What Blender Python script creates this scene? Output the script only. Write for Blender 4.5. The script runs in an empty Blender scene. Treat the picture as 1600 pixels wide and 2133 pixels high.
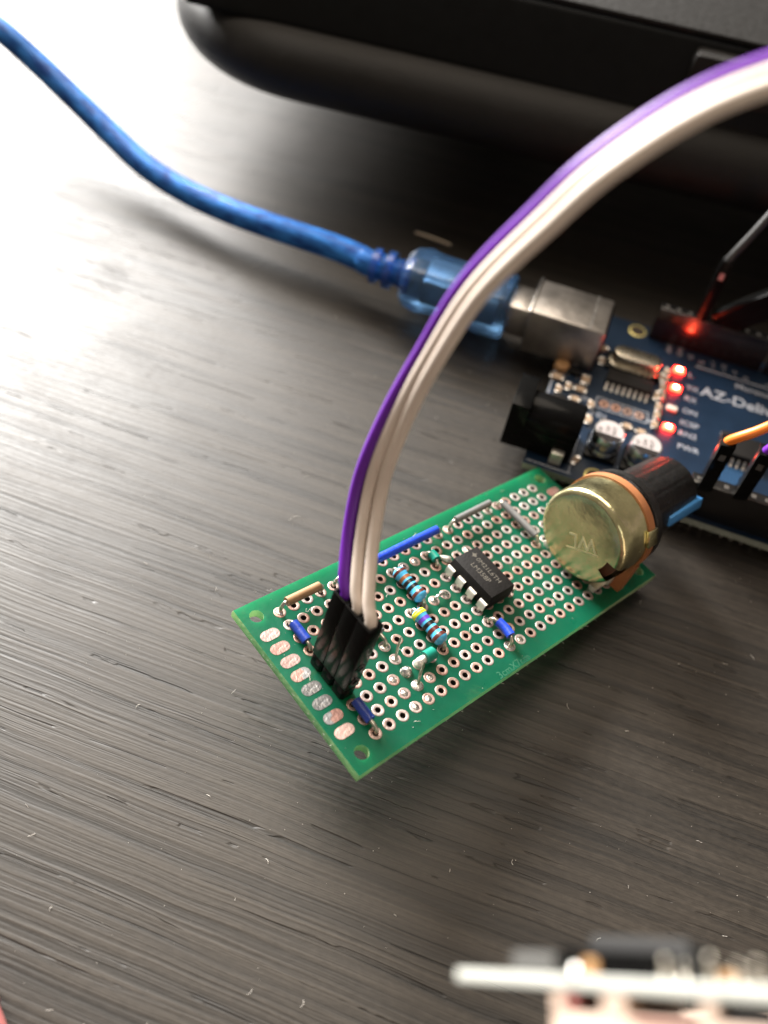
import bpy, bmesh, math, random
from mathutils import Matrix, Vector
random.seed(7)
S = 0.01                                   # 1 Blender unit = 100 mm; everything below is in millimetres
sc = bpy.context.scene
V = Vector

# ------------------------------------------------------------------ camera
cam_d = bpy.data.cameras.new('camera'); cam = bpy.data.objects.new('camera', cam_d); sc.collection.objects.link(cam)
CAM = V((-15.5, -73.9, 124.0)); R_ = V((.9834, .1438, .1108)); D_ = V((.1815, -.779, -.6001)); F_ = V((0, .6103, -.7922))
cam.matrix_world = Matrix(((R_.x, -D_.x, -F_.x, CAM.x*S), (R_.y, -D_.y, -F_.y, CAM.y*S), (R_.z, -D_.z, -F_.z, CAM.z*S), (0, 0, 0, 1)))
cam_d.sensor_fit = 'VERTICAL'; cam_d.sensor_height = 36; cam_d.sensor_width = 27
cam_d.lens = 36*1725/2133
cam_d.clip_start = 0.02; cam_d.clip_end = 200
cam_d.dof.use_dof = True; cam_d.dof.focus_distance = 1.235; cam_d.dof.aperture_fstop = 1.22
sc.camera = cam

# ------------------------------------------------------------------ light: room air plus one big window up and to the left
w = bpy.data.worlds.new('World'); sc.world = w; w.use_nodes = True
bg = w.node_tree.nodes['Background']; bg.inputs['Color'].default_value = (1.0, .86, .70, 1); bg.inputs['Strength'].default_value = .28
def area(name, az, el, dist, sx, sy, power, col):
    l = bpy.data.lights.new(name, 'AREA'); l.shape = 'RECTANGLE'; l.size = sx; l.size_y = sy; l.energy = power; l.color = col
    o = bpy.data.objects.new(name, l); sc.collection.objects.link(o)
    a, e = math.radians(az), math.radians(el)
    d = V((math.cos(e)*math.cos(a), math.cos(e)*math.sin(a), math.sin(e)))
    o.location = d*dist; o.rotation_euler = d.to_track_quat('Z', 'Y').to_euler()
    return o
area('window_light', 129, 26, 16, 6.8, 7.0, 14500, (1.0, .975, .94))
area('ceiling_bounce', 118, 68, 18, 11, 11, 2300, (1.0, .86, .70))
sc.view_settings.view_transform = 'Standard'; sc.view_settings.look = 'None'; sc.view_settings.exposure = 0; sc.view_settings.gamma = 1
sc.render.engine = 'CYCLES'
sc.cycles.max_bounces = 10; sc.cycles.transmission_bounces = 8; sc.cycles.sample_clamp_indirect = 6

# ------------------------------------------------------------------ materials
def nodes(m):
    m.use_nodes = True; t = m.node_tree; return t, t.nodes, t.links, t.nodes['Principled BSDF']
def mat(name, col, rough=.5, metal=0., coat=0., coat_rough=.1, trans=0., ior=1.5, noise=None, bump=None, emit=None, spec=.5, sss=0., col2=None):
    m = bpy.data.materials.new(name); t, N, L, p = nodes(m)
    p.inputs['Base Color'].default_value = (*col, 1); p.inputs['Roughness'].default_value = rough; p.inputs['Metallic'].default_value = metal
    p.inputs['Coat Weight'].default_value = coat; p.inputs['Coat Roughness'].default_value = coat_rough
    p.inputs['Transmission Weight'].default_value = trans; p.inputs['IOR'].default_value = ior; p.inputs['Specular IOR Level'].default_value = spec
    if sss:
        p.inputs['Subsurface Weight'].default_value = sss; p.inputs['Subsurface Radius'].default_value = (.01, .01, .01); p.inputs['Subsurface Scale'].default_value = 1.0
    if emit:
        p.inputs['Emission Color'].default_value = (*emit[0], 1); p.inputs['Emission Strength'].default_value = emit[1]
    tc = N.new('ShaderNodeTexCoord')
    if noise:                               # (scale, amount): wear and grime in colour and gloss
        n = N.new('ShaderNodeTexNoise'); n.inputs['Scale'].default_value = noise[0]; n.inputs['Detail'].default_value = 6; n.inputs['Roughness'].default_value = .65
        L.new(tc.outputs['Object'], n.inputs['Vector'])
        r = N.new('ShaderNodeValToRGB'); a = noise[1]
        c2 = col2 or tuple(c*(1-a) for c in col)
        r.color_ramp.elements[0].position = .32; r.color_ramp.elements[1].position = .68
        r.color_ramp.elements[0].color = (*c2, 1); r.color_ramp.elements[1].color = (*(min(1, c*(1+.3*a)) for c in col), 1)
        L.new(n.outputs['Fac'], r.inputs['Fac']); L.new(r.outputs['Color'], p.inputs['Base Color'])
        mr = N.new('ShaderNodeMapRange'); mr.inputs['To Min'].default_value = max(.02, rough-.1*a-.03); mr.inputs['To Max'].default_value = min(1, rough+.35*a)
        L.new(n.outputs['Fac'], mr.inputs['Value']); L.new(mr.outputs['Result'], p.inputs['Roughness'])
    if bump:
        n2 = N.new('ShaderNodeTexNoise'); n2.inputs['Scale'].default_value = bump[0]; n2.inputs['Detail'].default_value = 5
        L.new(tc.outputs['Object'], n2.inputs['Vector'])
        b = N.new('ShaderNodeBump'); b.inputs['Distance'].default_value = bump[1]; b.inputs['Strength'].default_value = 1
        L.new(n2.outputs['Fac'], b.inputs['Height']); L.new(b.outputs['Normal'], p.inputs['Normal'])
    return m

def desk_material():
    m = bpy.data.materials.new('dark_wood_laminate'); t, N, L, p = nodes(m)
    tc = N.new('ShaderNodeTexCoord'); rot = N.new('ShaderNodeMapping'); rot.inputs['Rotation'].default_value = (0, 0, math.radians(10.5))
    L.new(tc.outputs['Object'], rot.inputs['Vector'])
    # slow sideways wobble of the grain
    wob = N.new('ShaderNodeTexNoise'); wob.inputs['Scale'].default_value = 1.0; wob.inputs['Detail'].default_value = 3
    wm = N.new('ShaderNodeMapping'); wm.inputs['Scale'].default_value = (1.6, 4, 1); L.new(rot.outputs['Vector'], wm.inputs['Vector']); L.new(wm.outputs['Vector'], wob.inputs['Vector'])
    ws = N.new('ShaderNodeVectorMath'); ws.operation = 'MULTIPLY_ADD'; ws.inputs[1].default_value = (.0, .03, 0)
    L.new(wob.outputs['Color'], ws.inputs[0]); L.new(rot.outputs['Vector'], ws.inputs[2])
    def nz(sx, sy, detail, rough=.55, off=(0, 0, 0), src=ws):
        mp = N.new('ShaderNodeMapping'); mp.inputs['Scale'].default_value = (sx, sy, 1); mp.inputs['Location'].default_value = off
        L.new(src.outputs['Vector'], mp.inputs['Vector'])
        n = N.new('ShaderNodeTexNoise'); n.inputs['Scale'].default_value = 1; n.inputs['Detail'].default_value = detail; n.inputs['Roughness'].default_value = rough
        L.new(mp.outputs['Vector'], n.inputs['Vector']); return n.outputs['Fac']
    def ramp(src, a, b, ca=0., cb=1.):
        r = N.new('ShaderNodeMapRange'); r.interpolation_type = 'SMOOTHSTEP'; r.inputs['From Min'].default_value = a; r.inputs['From Max'].default_value = b
        r.inputs['To Min'].default_value = ca; r.inputs['To Max'].default_value = cb; L.new(src, r.inputs['Value']); return r.outputs['Result']
    def math_(op, a, b):
        n = N.new('ShaderNodeMath'); n.operation = op
        for i, v in enumerate((a, b)):
            if isinstance(v, (int, float)): n.inputs[i].default_value = v
            else: L.new(v, n.inputs[i])
        return n.outputs[0]
    bands = ramp(nz(.7, 30, 5, .62), .36, .56)                       # 4 mm dark and light streaks
    broad = nz(.3, 3.2, 3, .5, (3, 1, 0))
    lines = ramp(nz(1.0, 62, 4, .62, (6, 3, 0)), .575, .615)                # thin dark grain lines
    fine = nz(1.6, 170, 2, .6, (5, 2, 0))                               # fine combed ridges
    mott = nz(60, 150, 4, .7, (1, 7, 0))                              # print speckle
    poreline = ramp(nz(1.5, 95, 2, .4, (9, 4, 0)), .615, .655)         # pressed pores
    porebreak = ramp(nz(7, 20, 3, .6, (2, 8, 0)), .50, .54)
    pores = math_('MULTIPLY', poreline, porebreak)
    v = math_('ADD', math_('MULTIPLY', bands, .30), math_('MULTIPLY', broad, .40))
    v = math_('ADD', v, math_('MULTIPLY', math_('SUBTRACT', fine, .5), 1.0))
    v = math_('ADD', v, math_('MULTIPLY', math_('SUBTRACT', mott, .5), .8))
    v = math_('SUBTRACT', v, math_('MULTIPLY', pores, .18)); v = math_('SUBTRACT', v, math_('MULTIPLY', lines, .20))
    cr = N.new('ShaderNodeValToRGB'); e = cr.color_ramp.elements
    e[0].position = .0; e[0].color = (.005, .0041, .0032, 1); e[1].position = 1; e[1].color = (.049, .0395, .0295, 1)
    x = e.new(.45); x.color = (.0205, .0162, .0120, 1)
    L.new(v, cr.inputs['Fac']); L.new(cr.outputs['Color'], p.inputs['Base Color'])
    h = math_('ADD', math_('MULTIPLY', fine, .65), math_('MULTIPLY', bands, .2))
    h = math_('ADD', h, math_('MULTIPLY', mott, .16))
    h = math_('SUBTRACT', h, math_('MULTIPLY', pores, .5)); h = math_('SUBTRACT', h, math_('MULTIPLY', lines, .18))
    b = N.new('ShaderNodeBump'); b.inputs['Distance'].default_value = .0016; b.inputs['Strength'].default_value = 1; L.new(h, b.inputs['Height'])
    L.new(b.outputs['Normal'], p.inputs['Normal'])
    sm = nz(5.5, 7, 6, .62, (4, 4, 0)); rgh = math_('ADD', ramp(mott, .2, .8, .47, .57), ramp(sm, .42, .66, -.012, .035))
    L.new(rgh, p.inputs['Roughness']); p.inputs['Specular IOR Level'].default_value = .5
    return m

def two_tone(name, colA, colB, lo, hi, metal=.75, rough=.34, scale=38):
    m = bpy.data.materials.new(name); t, N, L, p = nodes(m)
    tc = N.new('ShaderNodeTexCoord'); g = N.new('ShaderNodeTexNoise'); g.inputs['Scale'].default_value = scale; g.inputs['Detail'].default_value = 5
    sx = N.new('ShaderNodeSeparateXYZ'); L.new(tc.outputs['Object'], g.inputs['Vector']); L.new(tc.outputs['Object'], sx.inputs['Vector'])
    a = N.new('ShaderNodeMath'); a.operation = 'MULTIPLY_ADD'; a.inputs[1].default_value = 30; L.new(sx.outputs['X'], a.inputs[0]); L.new(g.outputs['Fac'], a.inputs[2])
    r = N.new('ShaderNodeMapRange'); r.inputs['From Min'].default_value = lo; r.inputs['From Max'].default_value = hi; L.new(a.outputs[0], r.inputs['Value'])
    mx = N.new('ShaderNodeMix'); mx.data_type = 'RGBA'; mx.inputs['A'].default_value = (*colA, 1); mx.inputs['B'].default_value = (*colB, 1)
    L.new(r.outputs['Result'], mx.inputs['Factor'])
    oi = N.new('ShaderNodeObjectInfo'); hv = N.new('ShaderNodeHueSaturation'); sr = N.new('ShaderNodeMapRange'); sr.inputs['To Min'].default_value = .55; sr.inputs['To Max'].default_value = 1.2; L.new(oi.outputs['Random'], sr.inputs['Value']); L.new(sr.outputs['Result'], hv.inputs['Saturation'])
    vr = N.new('ShaderNodeMath'); vr.operation = 'MULTIPLY'; vr.inputs[1].default_value = 7.31; L.new(oi.outputs['Random'], vr.inputs[0]); vf = N.new('ShaderNodeMath'); vf.operation = 'FRACT'; L.new(vr.outputs[0], vf.inputs[0])
    vm = N.new('ShaderNodeMapRange'); vm.inputs['To Min'].default_value = .78; vm.inputs['To Max'].default_value = 1.12; L.new(vf.outputs[0], vm.inputs['Value']); L.new(vm.outputs['Result'], hv.inputs['Value'])
    L.new(mx.outputs['Result'], hv.inputs['Color']); L.new(hv.outputs['Color'], p.inputs['Base Color'])
    p.inputs['Metallic'].default_value = metal
    # fine brushed scratches in the gloss
    n2 = N.new('ShaderNodeTexNoise'); n2.inputs['Scale'].default_value = 160; n2.inputs['Detail'].default_value = 4; L.new(tc.outputs['Object'], n2.inputs['Vector'])
    mr = N.new('ShaderNodeMapRange'); mr.inputs['To Min'].default_value = rough-.12; mr.inputs['To Max'].default_value = rough+.2; L.new(n2.outputs['Fac'], mr.inputs['Value']); L.new(mr.outputs['Result'], p.inputs['Roughness'])
    b = N.new('ShaderNodeBump'); b.inputs['Distance'].default_value = .0012; L.new(n2.outputs['Fac'], b.inputs['Height']); L.new(b.outputs['Normal'], p.inputs['Normal'])
    return m

def board_material():
    m = bpy.data.materials.new('green_solder_mask'); t, N, L, p = nodes(m)
    tc = N.new('ShaderNodeTexCoord'); n = N.new('ShaderNodeTexNoise'); n.inputs['Scale'].default_value = 6; n.inputs['Detail'].default_value = 6; L.new(tc.outputs['Object'], n.inputs['Vector'])
    r = N.new('ShaderNodeValToRGB'); r.color_ramp.elements[0].position = .3; r.color_ramp.elements[1].position = .7
    r.color_ramp.elements[0].color = (.003, .074, .044, 1); r.color_ramp.elements[1].color = (.006, .128, .075, 1)
    L.new(n.outputs['Fac'], r.inputs['Fac']); L.new(r.outputs['Color'], p.inputs['Base Color'])
    n2 = N.new('ShaderNodeTexNoise'); n2.inputs['Scale'].default_value = 45; n2.inputs['Detail'].default_value = 6; L.new(tc.outputs['Object'], n2.inputs['Vector'])
    mr = N.new('ShaderNodeMapRange'); mr.inputs['To Min'].default_value = .18; mr.inputs['To Max'].default_value = .46; L.new(n2.outputs['Fac'], mr.inputs['Value']); L.new(mr.outputs['Result'], p.inputs['Roughness'])
    fx = N.new('ShaderNodeTexNoise'); fx.inputs['Scale'].default_value = 9; fx.inputs['Detail'].default_value = 8; fx.inputs['Roughness'].default_value = .7; fx.inputs['Distortion'].default_value = 1.2; L.new(tc.outputs['Object'], fx.inputs['Vector'])
    fr = N.new('ShaderNodeMapRange'); fr.interpolation_type = 'SMOOTHSTEP'; fr.inputs['From Min'].default_value = .54; fr.inputs['From Max'].default_value = .68; fr.inputs['To Max'].default_value = .8; L.new(fx.outputs['Fac'], fr.inputs['Value'])
    fm = N.new('ShaderNodeMix'); fm.data_type = 'RGBA'; fm.inputs['B'].default_value = (.035, .115, .055, 1); L.new(fr.outputs['Result'], fm.inputs['Factor']); L.new(r.outputs['Color'], fm.inputs['A']); L.new(fm.outputs['Result'], p.inputs['Base Color'])
    wv = N.new('ShaderNodeTexNoise'); wv.inputs['Scale'].default_value = 110; L.new(tc.outputs['Object'], wv.inputs['Vector'])
    b = N.new('ShaderNodeBump'); b.inputs['Distance'].default_value = .0004; L.new(wv.outputs['Fac'], b.inputs['Height']); L.new(b.outputs['Normal'], p.inputs['Normal'])
    tr = N.new('ShaderNodeBsdfTranslucent'); tr.inputs['Color'].default_value = (.04, .80, .44, 1)
    mx = N.new('ShaderNodeMixShader'); mx.inputs['Fac'].default_value = .42; out = N['Material Output']
    L.new(p.outputs['BSDF'], mx.inputs[1]); L.new(tr.outputs['BSDF'], mx.inputs[2]); L.new(mx.outputs['Shader'], out.inputs['Surface'])
    return m

def cable_material():
    m = bpy.data.materials.new('blue_clear_jacket_over_braid'); t, N, L, p = nodes(m)
    uv = N.new('ShaderNodeUVMap'); mp = N.new('ShaderNodeMapping'); mp.inputs['Scale'].default_value = (9, 16, 1); mp.inputs['Rotation'].default_value = (0, 0, .45); L.new(uv.outputs['UV'], mp.inputs['Vector'])
    nz = N.new('ShaderNodeTexNoise'); nz.inputs['Scale'].default_value = 1; nz.inputs['Detail'].default_value = 6; nz.inputs['Roughness'].default_value = .65; L.new(mp.outputs['Vector'], nz.inputs['Vector'])
    ad = N.new('ShaderNodeMath'); ad.operation = 'MULTIPLY_ADD'; ad.inputs[1].default_value = 3.2; ad.inputs[2].default_value = .4; L.new(nz.outputs['Fac'], ad.inputs[0])
    r = N.new('ShaderNodeValToRGB'); r.color_ramp.elements[0].color = (.010, .050, .22, 1); r.color_ramp.elements[1].color = (.035, .20, .60, 1)
    mr = N.new('ShaderNodeMapRange'); mr.inputs['From Min'].default_value = 1.6; mr.inputs['From Max'].default_value = 2.4; L.new(ad.outputs[0], mr.inputs['Value']); L.new(mr.outputs['Result'], r.inputs['Fac'])
    L.new(r.outputs['Color'], p.inputs['Base Color']); p.inputs['Metallic'].default_value = 0; p.inputs['Roughness'].default_value = .6
    b = N.new('ShaderNodeBump'); b.inputs['Distance'].default_value = .0008; L.new(ad.outputs[0], b.inputs['Height']); L.new(b.outputs['Normal'], p.inputs['Normal'])
    p.inputs['Coat Weight'].default_value = .15; p.inputs['Coat Roughness'].default_value = .05; p.inputs['Specular IOR Level'].default_value = .1
    return m

def edge_material():
    m = mat('raw_board_edge', (.55, .60, .36), .75, noise=(60, .3), bump=(150, .003)); t = m.node_tree; N = t.nodes
    tr = N.new('ShaderNodeBsdfTranslucent'); tr.inputs['Color'].default_value = (.60, .74, .44, 1); mx = N.new('ShaderNodeMixShader'); mx.inputs['Fac'].default_value = .5
    t.links.new(N['Principled BSDF'].outputs['BSDF'], mx.inputs[1]); t.links.new(tr.outputs['BSDF'], mx.inputs[2]); t.links.new(mx.outputs['Shader'], N['Material Output'].inputs['Surface']); return m
M = dict(
    desk=desk_material(), green=board_material(), cable=cable_material(),
    fr4=edge_material(),
    pad=two_tone('pinkish_copper_pad', (.46, .295, .25), (.44, .35, .31), .2, .9, metal=.55, rough=.40, scale=60),
    pad_pink=two_tone('pink_copper_contact', (.41, .235, .20), (.40, .265, .23), .3, .8, metal=.6, rough=.38),
    pad_mix=two_tone('half_tinned_contact', (.47, .30, .26), (.31, .31, .31), .55, .62, metal=.65, rough=.32),
    pad_silver=two_tone('tinned_contact', (.34, .34, .34), (.42, .41, .40), .3, .7, metal=.85, rough=.28),
    pad_copper=two_tone('bare_copper_contact', (.66, .36, .29), (.62, .39, .31), .3, .7, metal=.6, rough=.4),
    solder=mat('solder_joint_metal', (.80, .78, .74), .24, 1., noise=(70, .35), bump=(60, .004)),
    lead=mat('tinned_wire', (.66, .62, .53), .30, 1., noise=(60, .3)),
    pinmetal=mat('tin_plated_pin', (.86, .83, .75), .38, .75, noise=(50, .2)),
    hole_shade=mat('painted_hole_shade', (.045, .032, .024), .6, .3), pad_grey=two_tone('greyish_tinned_pad', (.46, .39, .35), (.40, .38, .36), .2, .9, metal=.6, rough=.42, scale=60),  # near-black first colour paints in the shade inside the holes
    brown=mat('brown_insulation', (.30, .175, .085), .42, noise=(40, .2)),
    blue=mat('blue_insulation', (.012, .055, .50), .36, noise=(40, .15), bump=(70, .0015)),
    navy=mat('dark_blue_insulation', (.012, .042, .30), .36, noise=(40, .2), bump=(60, .002)),
    grey=mat('grey_insulation', (.135, .135, .135), .5, noise=(40, .2)),
    lightgrey=mat('light_grey_insulation', (.32, .31, .33), .42, noise=(40, .2)),
    teal=mat('teal_insulation', (.008, .215, .155), .3, noise=(40, .15)),
    resistor=mat('light_blue_lacquer', (.075, .42, .70), .24, coat=.5, noise=(25, .12), bump=(30, .002)),
    b_brown=mat('band_brown', (.075, .018, .014), .3), b_black=mat('band_black', (.008, .008, .008), .3), b_orange=mat('band_orange', (.21, .075, .025), .3),
    b_yellow=mat('band_yellow', (.62, .66, .02), .3), b_violet=mat('band_violet', (.10, .04, .36), .3), b_red=mat('band_red', (.09, .015, .012), .3),
    epoxy=mat('black_chip_epoxy', (.009, .008, .0075), .62, spec=.2, noise=(90, .3), bump=(260, .0006)),
    print_grey=mat('laser_print_grey', (.105, .096, .08), .65, spec=.2),
    gold=mat('yellow_zinc_plate', (.66, .61, .35), .22, 1., noise=(42, .3), col2=(.53, .49, .27), bump=(75, .0008)),
    gold_line=mat('painted_groove_shine', (.74, .70, .46), .36, .8),  # paler gold paints the shine along the stamped strokes
    phenolic=mat('orange_brown_phenolic', (.33, .125, .045), .5, noise=(25, .25)),
    dkphenolic=mat('dark_brown_phenolic', (.10, .035, .015), .6, noise=(25, .3)),
    knob=mat('black_knob_plastic', (.009, .0085, .008), .36, spec=.35, noise=(60, .3), bump=(140, .0012)),
    skyblue=mat('blue_knob_cap', (.055, .235, .55), .45),
    steel=mat('dull_steel', (.42, .41, .40), .35, 1., noise=(30, .3)),
    black=mat('black_connector_plastic', (.0045, .0045, .0045), .2, spec=.08, noise=(60, .2), bump=(90, .0003)),
    purple=mat('purple_wire_jacket', (.14, .016, .36), .42, noise=(14, .1)),
    white=mat('cream_wire_jacket', (.72, .62, .54), .55, noise=(9, .08)),
    socketblack=mat('black_pin_socket', (.006, .0055, .0055), .2, spec=.7, bump=(60, .0003)), orange=mat('orange_wire_jacket', (.85, .21, .025), .4), bluewire=mat('blue_wire_jacket', (.03, .10, .55), .4), greenwire=mat('green_wire_jacket', (.03, .30, .14), .4), blackwire=mat('black_wire_jacket', (.03, .03, .03), .42),
    bluepcb=mat('blue_solder_mask', (.004, .018, .044), .34, noise=(9, .3)),
    pcbedge=mat('pale_board_side', (.26, .29, .25), .7, noise=(40, .3)),
    silk=mat('white_silkscreen', (.36, .38, .42), .6),
    socket=mat('usb_socket_shell', (.44, .41, .38), .34, 1., noise=(16, .3), bump=(14, .003)),
    silver=mat('capacitor_aluminium', (.80, .80, .80), .25, 1., noise=(20, .15)),
    captop=mat('capacitor_print_face', (.42, .38, .37), .62, .0), mark=mat('capacitor_dark_mark', (.02, .016, .015), .7, spec=.15),
    crystal=mat('crystal_can_metal', (.72, .66, .54), .26, 1., noise=(20, .2)),
    ceramic=mat('tan_ceramic', (.42, .30, .20), .5), tin=mat('solder_end', (.85, .83, .80), .25, 1.),
    led_red=mat('lit_red_led', (.8, .1, .05), .4, emit=((1, .012, .005), 75)), led_die=mat('glowing_die', (1, .7, .4), .4, emit=((1, .22, .09), 230)), led_off=mat('unlit_led', (.75, .70, .60), .35),
    plug=None, brass=mat('gold_ring', (.75, .65, .25), .35, .7),
    device=mat('black_device_plastic', (.011, .0098, .009), .45, spec=.22, noise=(18, .3), bump=(240, .002)), device_deck=mat('black_device_deck', (.004, .0042, .0045), .4, spec=.12, noise=(25, .3)),
    device_grey=mat('grey_textured_plastic', (.013, .0125, .012), .6, spec=.2, noise=(30, .3), bump=(55, .0018)), rubber=mat('rubber_foot', (.012, .012, .012), .7),
    pinkstripe=mat('faded_red_print', (.40, .16, .13), .6), whitepcb=mat('white_solder_mask', (.50, .51, .47), .32, noise=(9, .1)), beige=mat('beige_plastic', (.60, .46, .37), .5, noise=(12, .2)), redplastic=mat('red_plastic', (.40, .13, .12), .6),
    amber=mat('amber_part', (.40, .22, .09), .5), dust=mat('pale_lint', (.72, .68, .62), .8), grit=mat('pale_grit', (.75, .72, .66), .5), greyplastic=mat('light_grey_plastic', (.10, .10, .095), .55, noise=(12, .2)), darkdisc=mat('dark_grey_plastic', (.06, .06, .06), .42),
    lead_dark=mat('old_wire_end', (.50, .42, .33), .35, 1.),
)
def plug_material():
    m = bpy.data.materials.new('clear_blue_plastic'); t, N, L, p = nodes(m)
    p.inputs['Base Color'].default_value = (.20, .48, .97, 1); p.inputs['Roughness'].default_value = .24; p.inputs['Transmission Weight'].default_value = .93; p.inputs['IOR'].default_value = 1.45
    p.inputs['Coat Weight'].default_value = .3
    tc = N.new('ShaderNodeTexCoord'); n = N.new('ShaderNodeTexNoise'); n.inputs['Scale'].default_value = 14; L.new(tc.outputs['Object'], n.inputs['Vector'])
    b = N.new('ShaderNodeBump'); b.inputs['Distance'].default_value = .01; L.new(n.outputs['Fac'], b.inputs['Height']); L.new(b.outputs['Normal'], p.inputs['Normal'])
    return m
M['plug'] = plug_material()

# ------------------------------------------------------------------ mesh helpers (mm)
class MB:
    def __init__(s): s.v = []; s.f = []; s.m = []; s.uv = {}
    def add(s, vs, fs, mi=0):
        o = len(s.v); s.v += [tuple(x) for x in vs]; s.f += [tuple(o+i for i in f) for f in fs]; s.m += [mi]*len(fs); return s
    def box(s, a, b, mi=0, mtx=None):
        x0, y0, z0 = a; x1, y1, z1 = b
        vs = [V(q) for q in ((x0, y0, z0), (x1, y0, z0), (x1, y1, z0), (x0, y1, z0), (x0, y0, z1), (x1, y0, z1), (x1, y1, z1), (x0, y1, z1))]
        if mtx: vs = [mtx @ q for q in vs]
        return s.add(vs, [(0, 3, 2, 1), (4, 5, 6, 7), (0, 1, 5, 4), (1, 2, 6, 5), (2, 3, 7, 6), (3, 0, 4, 7)], mi)
    def frustum(s, a, b, c, d, z0, z1, mi=0):          # bottom rect a..b, top rect c..d
        vs = [(a[0], a[1], z0), (b[0], a[1], z0), (b[0], b[1], z0), (a[0], b[1], z0), (c[0], c[1], z1), (d[0], c[1], z1), (d[0], d[1], z1), (c[0], d[1], z1)]
        return s.add(vs, [(0, 3, 2, 1), (4, 5, 6, 7), (0, 1, 5, 4), (1, 2, 6, 5), (2, 3, 7, 6), (3, 0, 4, 7)], mi)
    def tube(s, pts, r, n=8, mi=0, caps=True, uv=False):
        pts = [V(p) for p in pts]; k = len(pts); rr = r if isinstance(r, (list, tuple)) else [r]*k
        tan = [(pts[min(i+1, k-1)]-pts[max(i-1, 0)]).normalized() for i in range(k)]
        a = V((0, 0, 1)) if abs(tan[0].z) < .9 else V((1, 0, 0)); nrm = (a-tan[0]*a.dot(tan[0])).normalized()
        vs = []
        for i in range(k):
            nrm = (nrm-tan[i]*nrm.dot(tan[i])).normalized(); bi = tan[i].cross(nrm)
            for j in range(n):
                t = 2*math.pi*j/n; vs.append(pts[i]+(nrm*math.cos(t)+bi*math.sin(t))*rr[i])
        fs = [(i*n+j, i*n+(j+1) % n, (i+1)*n+(j+1) % n, (i+1)*n+j) for i in range(k-1) for j in range(n)]
        if uv:
            L = 0; ln = [0]
            for i in range(1, k): L += (pts[i]-pts[i-1]).length; ln.append(L)
            base = len(s.f)
            for q, (i, j) in enumerate((i, j) for i in range(k-1) for j in range(n)):
                s.uv[base+q] = [(j/n, ln[i]*S), ((j+1)/n, ln[i]*S), ((j+1)/n, ln[i+1]*S), (j/n, ln[i+1]*S)]
        if caps: fs += [tuple(range(n))[::-1], tuple((k-1)*n+j for j in range(n))]
        return s.add(vs, fs, mi)
    def lathe(s, prof, n=32, org=(0, 0, 0), ax=(0, 0, 1), mi=0, skip=None, rmod=None):   # prof: (axial, radius)
        ax = V(ax).normalized(); a = V((0, 0, 1)) if abs(ax.z) < .9 else V((1, 0, 0)); u = (a-ax*a.dot(ax)).normalized(); w_ = ax.cross(u); o = V(org)
        vs = []
        for (h, r) in prof:
            for j in range(n):
                t = 2*math.pi*j/n; q = r*(rmod(h, t) if rmod else 1); vs.append(o+ax*h+(u*math.cos(t)+w_*math.sin(t))*q)
        fs = []
        for i in range(len(prof)-1):
            for j in range(n):
                if skip and skip(i, j): continue
                fs.append((i*n+j, i*n+(j+1) % n, (i+1)*n+(j+1) % n, (i+1)*n+j))
        return s.add(vs, fs, mi)
    def disc(s, c, ax, r, n=24, mi=0):
        return s.lathe([(0, r), (0, .0001)], n, c, ax, mi)
    def prism(s, poly, z0, z1, mi=0, mtx=None):
        n = len(poly); vs = [V((x, y, z0)) for x, y in poly]+[V((x, y, z1)) for x, y in poly]
        if mtx: vs = [mtx @ q for q in vs]
        return s.add(vs, [tuple(range(n))[::-1], tuple(range(n, 2*n))]+[(i, (i+1) % n, n+(i+1) % n, n+i) for i in range(n)], mi)
    def mesh(s, name, mats, smooth=35, bevel=0, seg=2):
        me = bpy.data.meshes.new(name); me.from_pydata([(x*S, y*S, z*S) for x, y, z in s.v], [], s.f)
        for m in (mats if isinstance(mats, (list, tuple)) else [mats]): me.materials.append(m)
        me.polygons.foreach_set('material_index', s.m)
        if s.uv:
            l = me.uv_layers.new(name='UVMap')
            for fi, cs in s.uv.items():
                for li, c in zip(me.polygons[fi].loop_indices, cs): l.data[li].uv = c
        bm = bmesh.new(); bm.from_mesh(me); bmesh.ops.recalc_face_normals(bm, faces=bm.faces)
        if bevel:
            es = [e for e in bm.edges if len(e.link_faces) == 2 and e.calc_face_angle(0) > .5]
            bmesh.ops.bevel(bm, geom=es, offset=bevel*S, segments=seg, affect='EDGES', profile=.5, clamp_overlap=True)
        bm.to_mesh(me); bm.free()
        if smooth:
            me.polygons.foreach_set('use_smooth', [True]*len(me.polygons)); me.set_sharp_from_angle(angle=math.radians(smooth))
        me.update(); return me
    def build(s, name, mats, parent=None, **k):
        return link(name, s.mesh(name, mats, **k), parent)
def link(name, me, parent=None, loc=None, mtx=None):
    o = bpy.data.objects.new(name, me); sc.collection.objects.link(o); o.parent = parent
    if mtx is not None: o.matrix_local = mtx
    elif loc is not None: o.location = V(loc)*S
    return o
def tag(o, label, cat, group=None, kind=None):
    o['label'] = label; o['category'] = cat
    if group: o['group'] = group
    if kind: o['kind'] = kind
    return o
def thing(name, label, cat, mtx=None, group=None):
    o = bpy.data.objects.new(name, None); sc.collection.objects.link(o); o.empty_display_size = .05
    if mtx is not None: o.matrix_world = mtx
    return tag(o, label, cat, group)
def frame(o, x, y, z):
    return Matrix(((x[0], y[0], z[0], o[0]*S), (x[1], y[1], z[1], o[1]*S), (x[2], y[2], z[2], o[2]*S), (0, 0, 0, 1)))
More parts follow.
